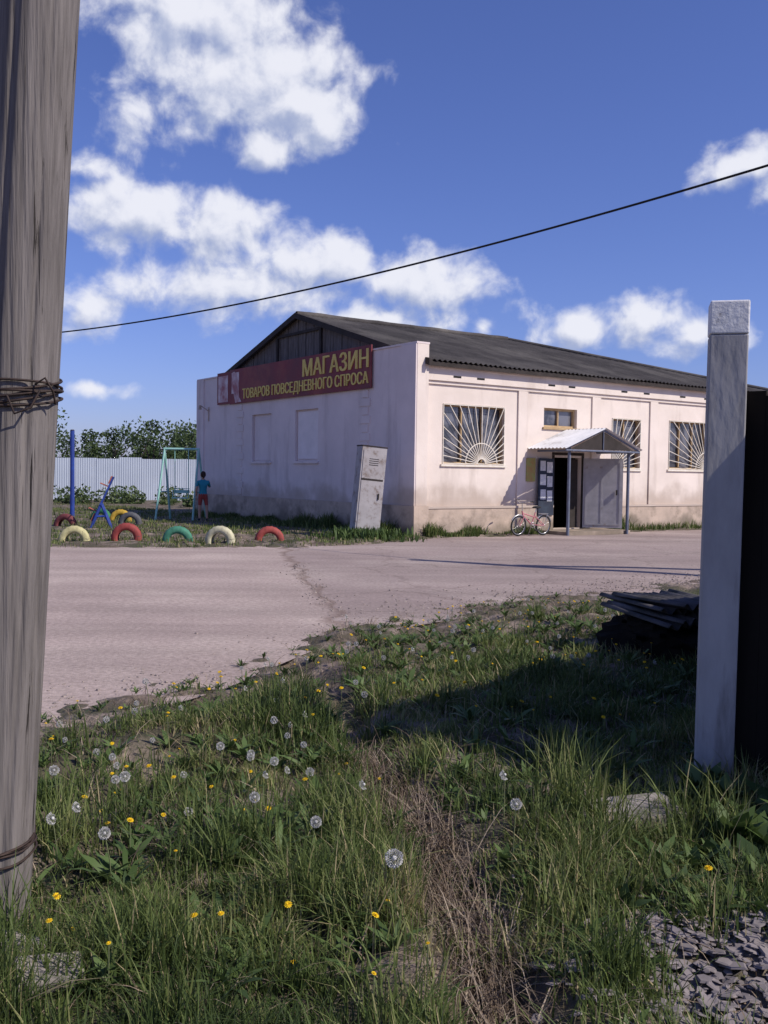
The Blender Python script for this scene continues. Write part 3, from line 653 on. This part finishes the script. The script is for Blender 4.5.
m_conc=pmat('concrete',(.34,.30,.27),(.22,.195,.175),scale=4,bump=.6,bscale=30,c3=(.12,.11,.09),s3=5)
mb=MB([m_conc]); mb.box(-.24,.24,-.13,.13,-.05,.04,0); mb.build('concrete_slab',None,(1.14,4.36,.05),(R(3),R(-2),R(12)),bevel=.012)
mb=MB([m_conc]); mb.box(-.1,.1,-.07,.07,0,.05,0); mb.build('broken_brick',None,(-1.0,2.85,.05),(R(8),R(6),R(25)),bevel=.01)
mb=MB([m_conc]); mb.box(-.11,.11,-.07,.07,0,.04,0); mb.build('broken_brick',None,(-1.2,3.05,.04),(R(-8),R(4),R(-15)),bevel=.01)
mb=MB([m_conc]); mb.box(-.12,.12,-.08,.08,0,.05,0); mb.build('broken_brick',None,(1.42,3.2,.05),(R(-8),R(14),R(-35)),bevel=.01)

# ------------------------------------------------------------------ wooden pole (foreground left)
m_pole=pmat('weathered_wood',(.215,.19,.175),(.125,.11,.102),scale=38,stretch=(1,1,.04),bump=1.0,bscale=50,dist=.015,c3=(.035,.03,.027),s3=42,stretch3=(1,1,.014),lo3=.59,hi3=.63,detail=10,spec=.1)
def woodpole(base,top,r0,r1,seg=40,rows=60):
    base=Vector(base);top=Vector(top); vs=[]
    ph=[random.random()*6 for _ in range(8)]
    cr=[(random.random()*6.28,random.uniform(.025,.06),random.uniform(250,700),random.uniform(0,6),random.uniform(.8,2.5)) for _ in range(22)]
    for j in range(rows+1):
        t=j/rows; c=base.lerp(top,t); r=r0+(r1-r0)*t
        for k in range(seg):
            a=2*math.pi*k/seg
            rr=1+.015*math.sin(3*a+ph[0]+t*2)+.008*math.sin(7*a+ph[1]+t*5)+.005*math.sin(13*a+ph[2])
            for (a0,dp,sh_,p_,fr_) in cr: rr-=dp*max(0,math.cos((a-a0-t*.25)/2))**(sh_*4)*max(0,math.sin(t*fr_*9+p_))**.5
            vs.append(c+Vector((math.cos(a)*rr*r,math.sin(a)*rr*r,0)))
    fs=[(j*seg+k,j*seg+(k+1)%seg,(j+1)*seg+(k+1)%seg,(j+1)*seg+k) for j in range(rows) for k in range(seg)]
    mb=MB([m_pole]); mb.add(vs,fs,0,True); mb.add(vs[-seg:],[tuple(range(seg))],0)
    return mb
UP=empty('wooden_utility_pole')
pb=Vector((-1.375,3.3,-.1)); ptp=Vector((-.90,3.3,8.0))
mb=woodpole(pb,ptp,.137,.11,seg=260,rows=120); mb.build('shaft',UP)
m_wire=pmat('rusty_wire',(.035,.025,.022),(.07,.045,.035),scale=30,metal=.3,rough=.7)
mb=MB([m_wire])
for zc,nn in ((1.86,6),(.30,4)):
    for k in range(nn):
        pts=[];z0=zc+random.uniform(-.035,.035); tl_=random.uniform(-.035,.035);p_=random.random()*6
        c=pb.lerp(ptp,(zc+.1)/8.1)
        for i in range(40):
            a=2*math.pi*i/40; rr=.143+.004*math.sin(5*a+p_); pts.append((c.x+math.cos(a)*rr,c.y+math.sin(a)*rr,z0+tl_*math.cos(a+p_)+.02*math.sin(a)))
        mb.path(pts,.0045,0,6,True)
c=pb.lerp(ptp,1.96/8.1)
mb.path([(c.x+.10,c.y-.11,1.88),(c.x+.14,c.y-.13,1.9),(c.x+.155,c.y-.1,1.86),(c.x+.15,c.y-.06,1.82)],.004,0,5)
mb.path([(c.x+.02,c.y-.145,1.84),(c.x+.05,c.y-.16,1.78),(c.x+.1,c.y-.15,1.80),(c.x+.12,c.y-.12,1.86)],.004,0,5)
mb.build('wire_binding',UP)

# ------------------------------------------------------------------ overhead line and its poles
PL=Vector((-20,40,0)); PR=Vector((8.5,14.5,0))
def wz(s): return 6.08+.411*(s-.335)+4.2*(s-.335)*(s-.70)
OL=empty('overhead_power_line'); m_cab2=pmat('black_cable',(.02,.02,.022))
mb=MB([m_cab2]); mb.path([PL.lerp(PR,i/60)+Vector((0,0,wz(i/60))) for i in range(61)],.022,0,6); mb.build('cable',OL)
for nm,p in (('pole_far',PL),('pole_near',PR)):
    mb=woodpole(p,p+Vector((0,0,7.6)),.17,.13,20,20); mb.tube(p+Vector((-.5,.3,7.2)),p+Vector((.5,-.3,7.2)),.05,None,0); mb.build(nm,OL)
mb=woodpole(PR+Vector((1.2,1.9,0)),PR+Vector((.1,.1,5.9)),.15,.12,20,20); mb.build('shadow_brace',OL)  # unseen strut, added so the pole throws a second shadow line

# ------------------------------------------------------------------ right post and board fence
m_rp=pmat('post_grey',(.42,.40,.39),(.31,.295,.285),scale=5,stretch=(1,1,.3),bump=.5,bscale=25,c3=(.19,.17,.16),s3=7,stretch3=(1,1,.15),lo3=.52,hi3=.7)
m_rpw=pmat('post_pale_top',(.84,.82,.79),(.68,.66,.63),scale=9,c3=(.30,.27,.25),s3=8,lo3=.60,hi3=.66,bump=.4)  # paler colour for the top section of the post
mb=MB([m_rp,m_rpw]); mb.box(-.093,.093,-.085,.085,-.1,2.33,0); mb.box(-.095,.095,-.087,.087,2.332,2.50,1)
mb.build('fence_post',None,(1.745,4.98,0),(R(.6),R(.3),R(-15)),bevel=.008)
m_fb=pmat('dark_fence_board',(.022,.018,.015),(.012,.010,.009),scale=4,stretch=(1,1,.1),rough=.95,spec=.05)
BF=empty('board_fence',(1.83,4.97,0),0)
for nm,ang,Lf,s_ in (('boards_along_verge',50,12.5,1),('boards_along_yard',-41,5.2,1)):
    mb=MB([m_fb]); xx=.02
    while xx<Lf:
        wv=random.uniform(.11,.15); mb.box(xx,xx+wv-.001,-.012+random.uniform(-.004,.004),.012,.02,2.04+random.uniform(-.02,.03),0); xx+=wv
    for z in(.45,1.65): mb.box(.15,Lf,.02,.06,z,z+.09,0)
    for xp in(2.5,5,7.5,10,12.4):
        if xp<Lf: mb.box(xp,xp+.1,.062,.16,0,2.0,0)
    mb.build(nm,BF,None,(0,0,R(ang)))

SP=empty('corrugated_slate_pile',(2.62,8.6,0),R(25)); SP.scale=(.58,.8,.90)
m_sl=pmat('old_slate_sheet',(.11,.10,.10),(.055,.05,.05),scale=3,bump=.4,bscale=20,c3=(.04,.04,.03),s3=3)
mb=MB([m_fb]); 
vs=[];sg=28;rg=8
for j in range(rg+1):
    for k in range(sg):
        a=2*math.pi*k/sg; ph=math.pi/2*j/rg; q=1+.18*math.sin(a*3+j)+.1*math.sin(a*7+j*2)
        vs.append((math.cos(a)*.95*math.cos(ph)*q,math.sin(a)*.8*math.cos(ph)*q,.46*math.sin(ph)**.6))
mb.add(vs,[(j*sg+k,j*sg+(k+1)%sg,(j+1)*sg+(k+1)%sg,(j+1)*sg+k) for j in range(rg) for k in range(sg)],0)
for i in range(9):
    Mq=Matrix.Translation((random.uniform(-.3,.3),random.uniform(-.5,.3),.05+.045*i))@Euler((random.uniform(-.2,.2),random.uniform(-.2,.2),random.uniform(-.6,.6))).to_matrix().to_4x4(); mb.box(-.8,.8,-.07,.07,0,.04,0,Mq)
mb.build('old_boards_heap',SP)
for i in range(4):
    mb=MB([m_sl]); mb.corr((-.85,-.55,0),(1,0,0),(0,1,0),1.7,1.1,.03,.23,0,nv=3)
    ob=mb.build('slate_sheet',SP,(random.uniform(-.12,.12),random.uniform(-.12,.12),.47+i*.03),(random.uniform(.0,.10),random.uniform(-.05,.07),random.uniform(-.25,.25)))
    so=ob.modifiers.new('s','SOLIDIFY'); so.thickness=.008

# ------------------------------------------------------------------ distant trees
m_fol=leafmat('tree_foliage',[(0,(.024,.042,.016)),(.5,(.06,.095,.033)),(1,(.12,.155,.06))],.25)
C=[];
for i in range(54):
    x=-62+i*1.25+random.uniform(-.8,.8); C.append((x,60+random.uniform(-3,8),random.uniform(3.4,5.6),random.uniform(1.5,2.5)))
for i in range(40): C.append((-120+i*6+random.uniform(-2,2),130+random.uniform(-5,20),random.uniform(5,9),random.uniform(3,5)))
V=[];tn=[]
trk=MB([m_dwood])
for (x0,y0,H,rw) in C:
    trk.tube((x0,y0,0),(x0+random.uniform(-.2,.2),y0,H*.6),.12,.05,0,6)
    big=y0>100; tb=random.uniform(-.12,.15)
    for b_i in range(9):
        bz=random.uniform(.12,.85)*H; br=rw*random.uniform(.3,.6); wd=rw*.75*(1-.5*abs(bz/H-.45)); bx=x0+random.uniform(-wd,wd);by=y0+random.uniform(-wd,wd)
        trk.tube((x0,y0,bz*.5),(bx,by,bz),.05,.02,0,4,False)
        n=170; d_=rng.normal(size=(n,3)); d_/=np.linalg.norm(d_,axis=1)[:,None]; rr=br*rng.uniform(.4,1.15,n)**.7
        p=np.array([bx,by,bz])+d_*rr[:,None]*np.array([1,1,.8]); s=rng.uniform(.06,.14,n)*(2.4 if big else 1)
        e1=rng.normal(size=(n,3)); e1/=np.linalg.norm(e1,axis=1)[:,None]; e2=np.cross(e1,rng.normal(size=(n,3))); e2/=np.linalg.norm(e2,axis=1)[:,None]
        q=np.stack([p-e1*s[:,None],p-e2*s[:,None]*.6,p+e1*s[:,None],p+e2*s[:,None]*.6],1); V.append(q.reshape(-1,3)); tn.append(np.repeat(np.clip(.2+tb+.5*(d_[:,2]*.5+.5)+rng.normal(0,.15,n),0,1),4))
V=np.concatenate(V);tn=np.concatenate(tn); q=np.arange(len(V)).reshape(-1,4)
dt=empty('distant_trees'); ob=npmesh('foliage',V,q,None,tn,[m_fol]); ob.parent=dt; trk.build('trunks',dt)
V=[];tn=[]
for i in range(44):
    bx=random.uniform(-20,-6.2);by=random.uniform(42,47.5);br=random.uniform(.25,.6)
    n=120; d_=rng.normal(size=(n,3)); d_/=np.linalg.norm(d_,axis=1)[:,None]; p=np.array([bx,by,br*.55])+d_*(br*rng.uniform(.3,1.1,n)**.6)[:,None]; p[:,2]=np.abs(p[:,2]); s=rng.uniform(.05,.12,n)
    e1=rng.normal(size=(n,3)); e1/=np.linalg.norm(e1,axis=1)[:,None]; e2=np.cross(e1,rng.normal(size=(n,3))); e2/=np.linalg.norm(e2,axis=1)[:,None]
    V.append(np.stack([p-e1*s[:,None],p-e2*s[:,None]*.6,p+e1*s[:,None],p+e2*s[:,None]*.6],1).reshape(-1,3)); tn.append(np.repeat(np.clip(.7+rng.normal(0,.2,n),0,1),4))
V=np.concatenate(V);tn=np.concatenate(tn); npmesh('shrubs',V,np.arange(len(V)).reshape(-1,4),None,tn,[m_fol])

# ------------------------------------------------------------------ person
m_skin=pmat('skin',(.50,.30,.21),(.44,.25,.17),scale=12,rough=.6); m_teal=pmat('teal_shirt',(.03,.27,.33),(.02,.20,.27),scale=8,stretch=(1,1,.4),bump=.4,bscale=12)
m_short=pmat('red_shorts',(.36,.07,.05),(.28,.05,.04),scale=8,bump=.3,bscale=12); m_hair=pmat('brown_hair',(.05,.03,.02),(.03,.018,.012),scale=20,stretch=(1,1,.3)); m_shoe=pmat('shoe',(.05,.05,.07)); m_eye=pmat('eye',(.03,.02,.02)); m_lip=pmat('lip',(.4,.15,.13))
J=[((0,0,.80),.125),((0,0,.95),.118),((0,-.005,1.10),.135),((0,0,1.22),.12),((0,.005,1.30),.06),((0,.01,1.37),.05),
   ((-.085,0,.76),.092),((-.10,.015,.44),.058),((-.105,.03,.26),.052),((-.11,0,.07),.036),((-.115,.11,.035),.035),
   ((.085,0,.76),.092),((.11,-.04,.43),.058),((.115,-.03,.26),.052),((.12,-.06,.07),.036),((.13,.05,.035),.035),
   ((-.16,0,1.24),.058),((-.21,.0,1.02),.042),((-.20,.08,.84),.033),((-.195,.11,.79),.026),
   ((.16,0,1.24),.058),((.24,.10,1.08),.042),((.22,.30,1.16),.033),((.215,.355,1.18),.026)]
E=[(0,1),(1,2),(2,3),(3,4),(4,5),(0,6),(6,7),(7,8),(8,9),(9,10),(0,11),(11,12),(12,13),(13,14),(14,15),(3,16),(16,17),(17,18),(18,19),(3,20),(20,21),(21,22),(22,23)]
me=bpy.data.meshes.new('sk'); me.from_pydata([j[0] for j in J],E,[]); so=bpy.data.objects.new('sk',me); COL.objects.link(so)
PE=empty('person',(-5.72,30.3,.03),R(25))
sk=so.modifiers.new('s','SKIN'); 
for i,j in enumerate(J): me.skin_vertices[0].data[i].radius=(j[1],j[1]*.88)
me.skin_vertices[0].data[0].use_root=True
sb=so.modifiers.new('ss','SUBSURF'); sb.levels=2; sb.render_levels=2
bpy.context.view_layer.update(); dg=bpy.context.evaluated_depsgraph_get(); bm_=bpy.data.meshes.new_from_object(so.evaluated_get(dg)); bpy.data.objects.remove(so)
bm_.materials.clear()
for m in (m_skin,m_teal,m_short,m_shoe): bm_.materials.append(m)
for p in bm_.polygons:
    c=p.center; p.use_smooth=True
    if c.z<.09: k=3
    elif abs(c.x)>.17 and (c.z<1.10 and c.y<.2 or c.y>.12): k=0
    elif c.z<.50: k=0
    elif c.z<.86: k=2
    elif c.z<1.31: k=1
    else: k=0
    p.material_index=k
bo=bpy.data.objects.new('body',bm_); COL.objects.link(bo); bo.parent=PE
mb=MB([m_skin,m_hair,m_eye,m_lip])
mb.ell((0,.015,1.455),(.074,.088,.105),0,18,14)
mb.ell((0,-.012,1.475),(.084,.088,.104),1,18,14)
mb.ell((0,-.085,1.42),(.03,.03,.07),1)
mb.tube((0,.095,1.47),(0,.118,1.435),.008,.014,0,8)
for s in(-1,1): mb.ell((s*.028,.092,1.462),(.010,.008,.007),2,8,6); mb.ell((s*.078,.01,1.45),(.01,.018,.028),0,8,6)
mb.ell((0,.098,1.40),(.022,.008,.007),3,8,6)
mb.build('head',PE)
mb=MB([m_skin])
def hand(c,d,side):
    c=Vector(c);d=Vector(d).normalized();s=Vector(side).normalized();n=d.cross(s)
    M=Matrix((s,d,n)).transposed(); mb.ell(c+d*.035,(.034,.045,.016),0,10,8,M)
    for k,(o,l) in enumerate(((-.026,.055),(-.009,.066),(.009,.062),(.026,.048))):
        b0=c+d*.068+s*o; b1=b0+d*l*.5+n*.008; b2_=b1+d*l*.35+n*.022; b3=b2_+n*.018
        mb.path([b0,b1,b2_,b3],[.009,.0085,.0075,.006],0,6)
    t0=c+d*.02-s*.028; mb.path([t0,t0-s*.025+d*.02,t0-s*.03+d*.045+n*.012],[.011,.0095,.007],0,6)
hand((-.195,.115,.78),(0,.15,-1),(0,1,.15)); hand((.214,.365,1.185),(0,1,.15),(0,-.15,1))
mb.build('hands',PE)

# ------------------------------------------------------------------ world
SUN_AZ=113; SUN_EL=41.5
w=bpy.data.worlds.new('World'); scene.world=w; w.use_nodes=True
try: w.cycles.sampling_method='MANUAL'; w.cycles.sample_map_resolution=512
except Exception: pass
nt=w.node_tree;N=nt.nodes;L=nt.links; bg=N['Background']; STR=.085; bg.inputs['Strength'].default_value=STR
sky=N.new('ShaderNodeTexSky'); sky.sky_type='NISHITA'; sky.sun_disc=False; sky.sun_elevation=R(SUN_EL); sky.sun_rotation=R(SUN_AZ); sky.altitude=200; sky.air_density=1.0; sky.dust_density=.7; sky.ozone_density=4.0
tn_=N.new('ShaderNodeMix'); tn_.data_type='RGBA'; tn_.blend_type='MULTIPLY'; tn_.inputs[0].default_value=1; tn_.inputs[7].default_value=(.98,.97,1.52,1); L.new(sky.outputs[0],tn_.inputs[6])
CL=[(-10.8,24.6,7.0,3.2,1),(-8.3,21.9,7.0,2.9,1.1),(-5.2,20.3,4.4,2.7,1.05),(-13.2,20.0,3.2,2.6,.5),(-7.3,18.3,2.6,1.3,.9),
    (-15,14.2,4.4,2.2,1),(-9.6,13.7,3.6,2.4,1),(-3.9,12.2,5.2,2.0,.95),(2.1,11.2,4.3,2.0,.95),(-8.5,10.6,8.5,1.9,.75),(-17,16.6,1.6,.8,.7),(0,9.0,7,1.3,.5),
    (-17.3,9.0,2.2,1.9,.8),(20.2,16.8,2.8,1.5,.9),(21.9,15.6,2.2,1.3,.9),(11.4,8.4,3.0,1.4,.9),(14.7,8.9,3.2,1.6,.9),(17.7,8.0,2.8,1.3,.85),(5.7,8.6,1.0,.8,.8),(-16.8,4.6,2.4,.5,.42),
    (38,20,9,4,.9),(-38,16,10,4,.9),(120,25,14,6,.9),(-130,20,15,6,.9)]
g=bpy.data.node_groups.new('CloudDensity','ShaderNodeTree')
g.interface.new_socket('P',in_out='INPUT',socket_type='NodeSocketVector'); g.interface.new_socket('D',in_out='OUTPUT',socket_type='NodeSocketFloat')
gi=g.nodes.new('NodeGroupInput');go=g.nodes.new('NodeGroupOutput')
def gm(op,a,b_=None,c_=None): return math_(op,a,b_,c_,N=g.nodes,L=g.links)
acc=None
for (az,el,rw,rh,wt) in CL:
    s=g.nodes.new('ShaderNodeVectorMath'); s.operation='SUBTRACT'; g.links.new(gi.outputs[0],s.inputs[0]); s.inputs[1].default_value=(az,el,0)
    m=g.nodes.new('ShaderNodeVectorMath'); m.operation='MULTIPLY'; g.links.new(s.outputs[0],m.inputs[0]); m.inputs[1].default_value=(1/rw,1/rh,0)
    l=g.nodes.new('ShaderNodeVectorMath'); l.operation='LENGTH'; g.links.new(m.outputs[0],l.inputs[0])
    d_=gm('MULTIPLY_ADD',l.outputs['Value'],-wt,wt)
    acc=d_ if acc is None else gm('SMOOTH_MAX',acc,d_,.2)
nz=g.nodes.new('ShaderNodeTexNoise'); nz.inputs['Scale'].default_value=.42; nz.inputs['Detail'].default_value=9; nz.inputs['Roughness'].default_value=.54; nz.inputs['Distortion'].default_value=.2
g.links.new(gi.outputs[0],nz.inputs['Vector'])
acc=gm('MAXIMUM',acc,-1.2)
D=gm('ADD',acc,gm('MULTIPLY',gm('SUBTRACT',nz.outputs['Fac'],.46),1.9)); g.links.new(D,go.inputs[0])
def wm(op,a,b_=None,c_=None): return math_(op,a,b_,c_,N=N,L=L)
tc=N.new('ShaderNodeTexCoord'); sp=N.new('ShaderNodeSeparateXYZ'); L.new(tc.outputs['Generated'],sp.inputs[0])
az=wm('MULTIPLY',wm('ARCTAN2',sp.outputs[0],sp.outputs[1]),57.2958); el=wm('MULTIPLY',wm('ARCSINE',sp.outputs[2]),57.2958)
cb=N.new('ShaderNodeCombineXYZ'); L.new(az,cb.inputs[0]); L.new(el,cb.inputs[1])
g1=N.new('ShaderNodeGroup'); g1.node_tree=g; L.new(cb.outputs[0],g1.inputs[0])
of=N.new('ShaderNodeVectorMath'); of.operation='ADD'; of.inputs[1].default_value=(.45,1.0,0); L.new(cb.outputs[0],of.inputs[0])
g2=N.new('ShaderNodeGroup'); g2.node_tree=g; L.new(of.outputs[0],g2.inputs[0])
al=N.new('ShaderNodeMapRange'); al.interpolation_type='SMOOTHSTEP'; al.inputs['From Min'].default_value=-.05; al.inputs['From Max'].default_value=.62; al.inputs['To Max'].default_value=.96; L.new(g1.outputs[0],al.inputs['Value'])
sh=N.new('ShaderNodeMapRange'); sh.interpolation_type='SMOOTHSTEP'; sh.inputs['From Min'].default_value=-.55; sh.inputs['From Max'].default_value=.38; L.new(wm('SUBTRACT',g1.outputs[0],g2.outputs[0]),sh.inputs['Value'])
cc=N.new('ShaderNodeMix'); cc.data_type='RGBA'; k=1/STR; cc.inputs[6].default_value=(.40*k,.46*k,.66*k,1); cc.inputs[7].default_value=(.86*k,.87*k,.95*k,1); L.new(sh.outputs[0],cc.inputs[0])
ms=N.new('ShaderNodeMix'); ms.data_type='RGBA'; L.new(al.outputs[0],ms.inputs[0]); L.new(tn_.outputs[2],ms.inputs[6]); L.new(cc.outputs[2],ms.inputs[7])
L.new(ms.outputs[2],bg.inputs['Color'])
sl_=bpy.data.lights.new('sun','SUN'); sl_.energy=4.4; sl_.angle=R(.5); sl_.color=(1,.94,.86)
so=bpy.data.objects.new('sun',sl_); COL.objects.link(so)
a=R(SUN_AZ); e=R(SUN_EL); dv=Vector((math.sin(a)*math.cos(e),math.cos(a)*math.cos(e),math.sin(e)))
so.rotation_euler=dv.to_track_quat('Z','Y').to_euler(); so.location=(20,-10,30)
cd=bpy.data.cameras.new('camera'); cam=bpy.data.objects.new('camera',cd); COL.objects.link(cam); scene.camera=cam
cd.sensor_fit='VERTICAL'; cd.sensor_height=36; cd.lens=36*960/1024; cd.clip_end=2000
cam.matrix_world=Matrix.Translation((0,0,1.6))@Matrix.Rotation(R(90-2.27),4,'X')@Matrix.Rotation(R(.8),4,'Z')
scene.view_settings.view_transform='Standard'; scene.view_settings.look='None'; scene.view_settings.exposure=0
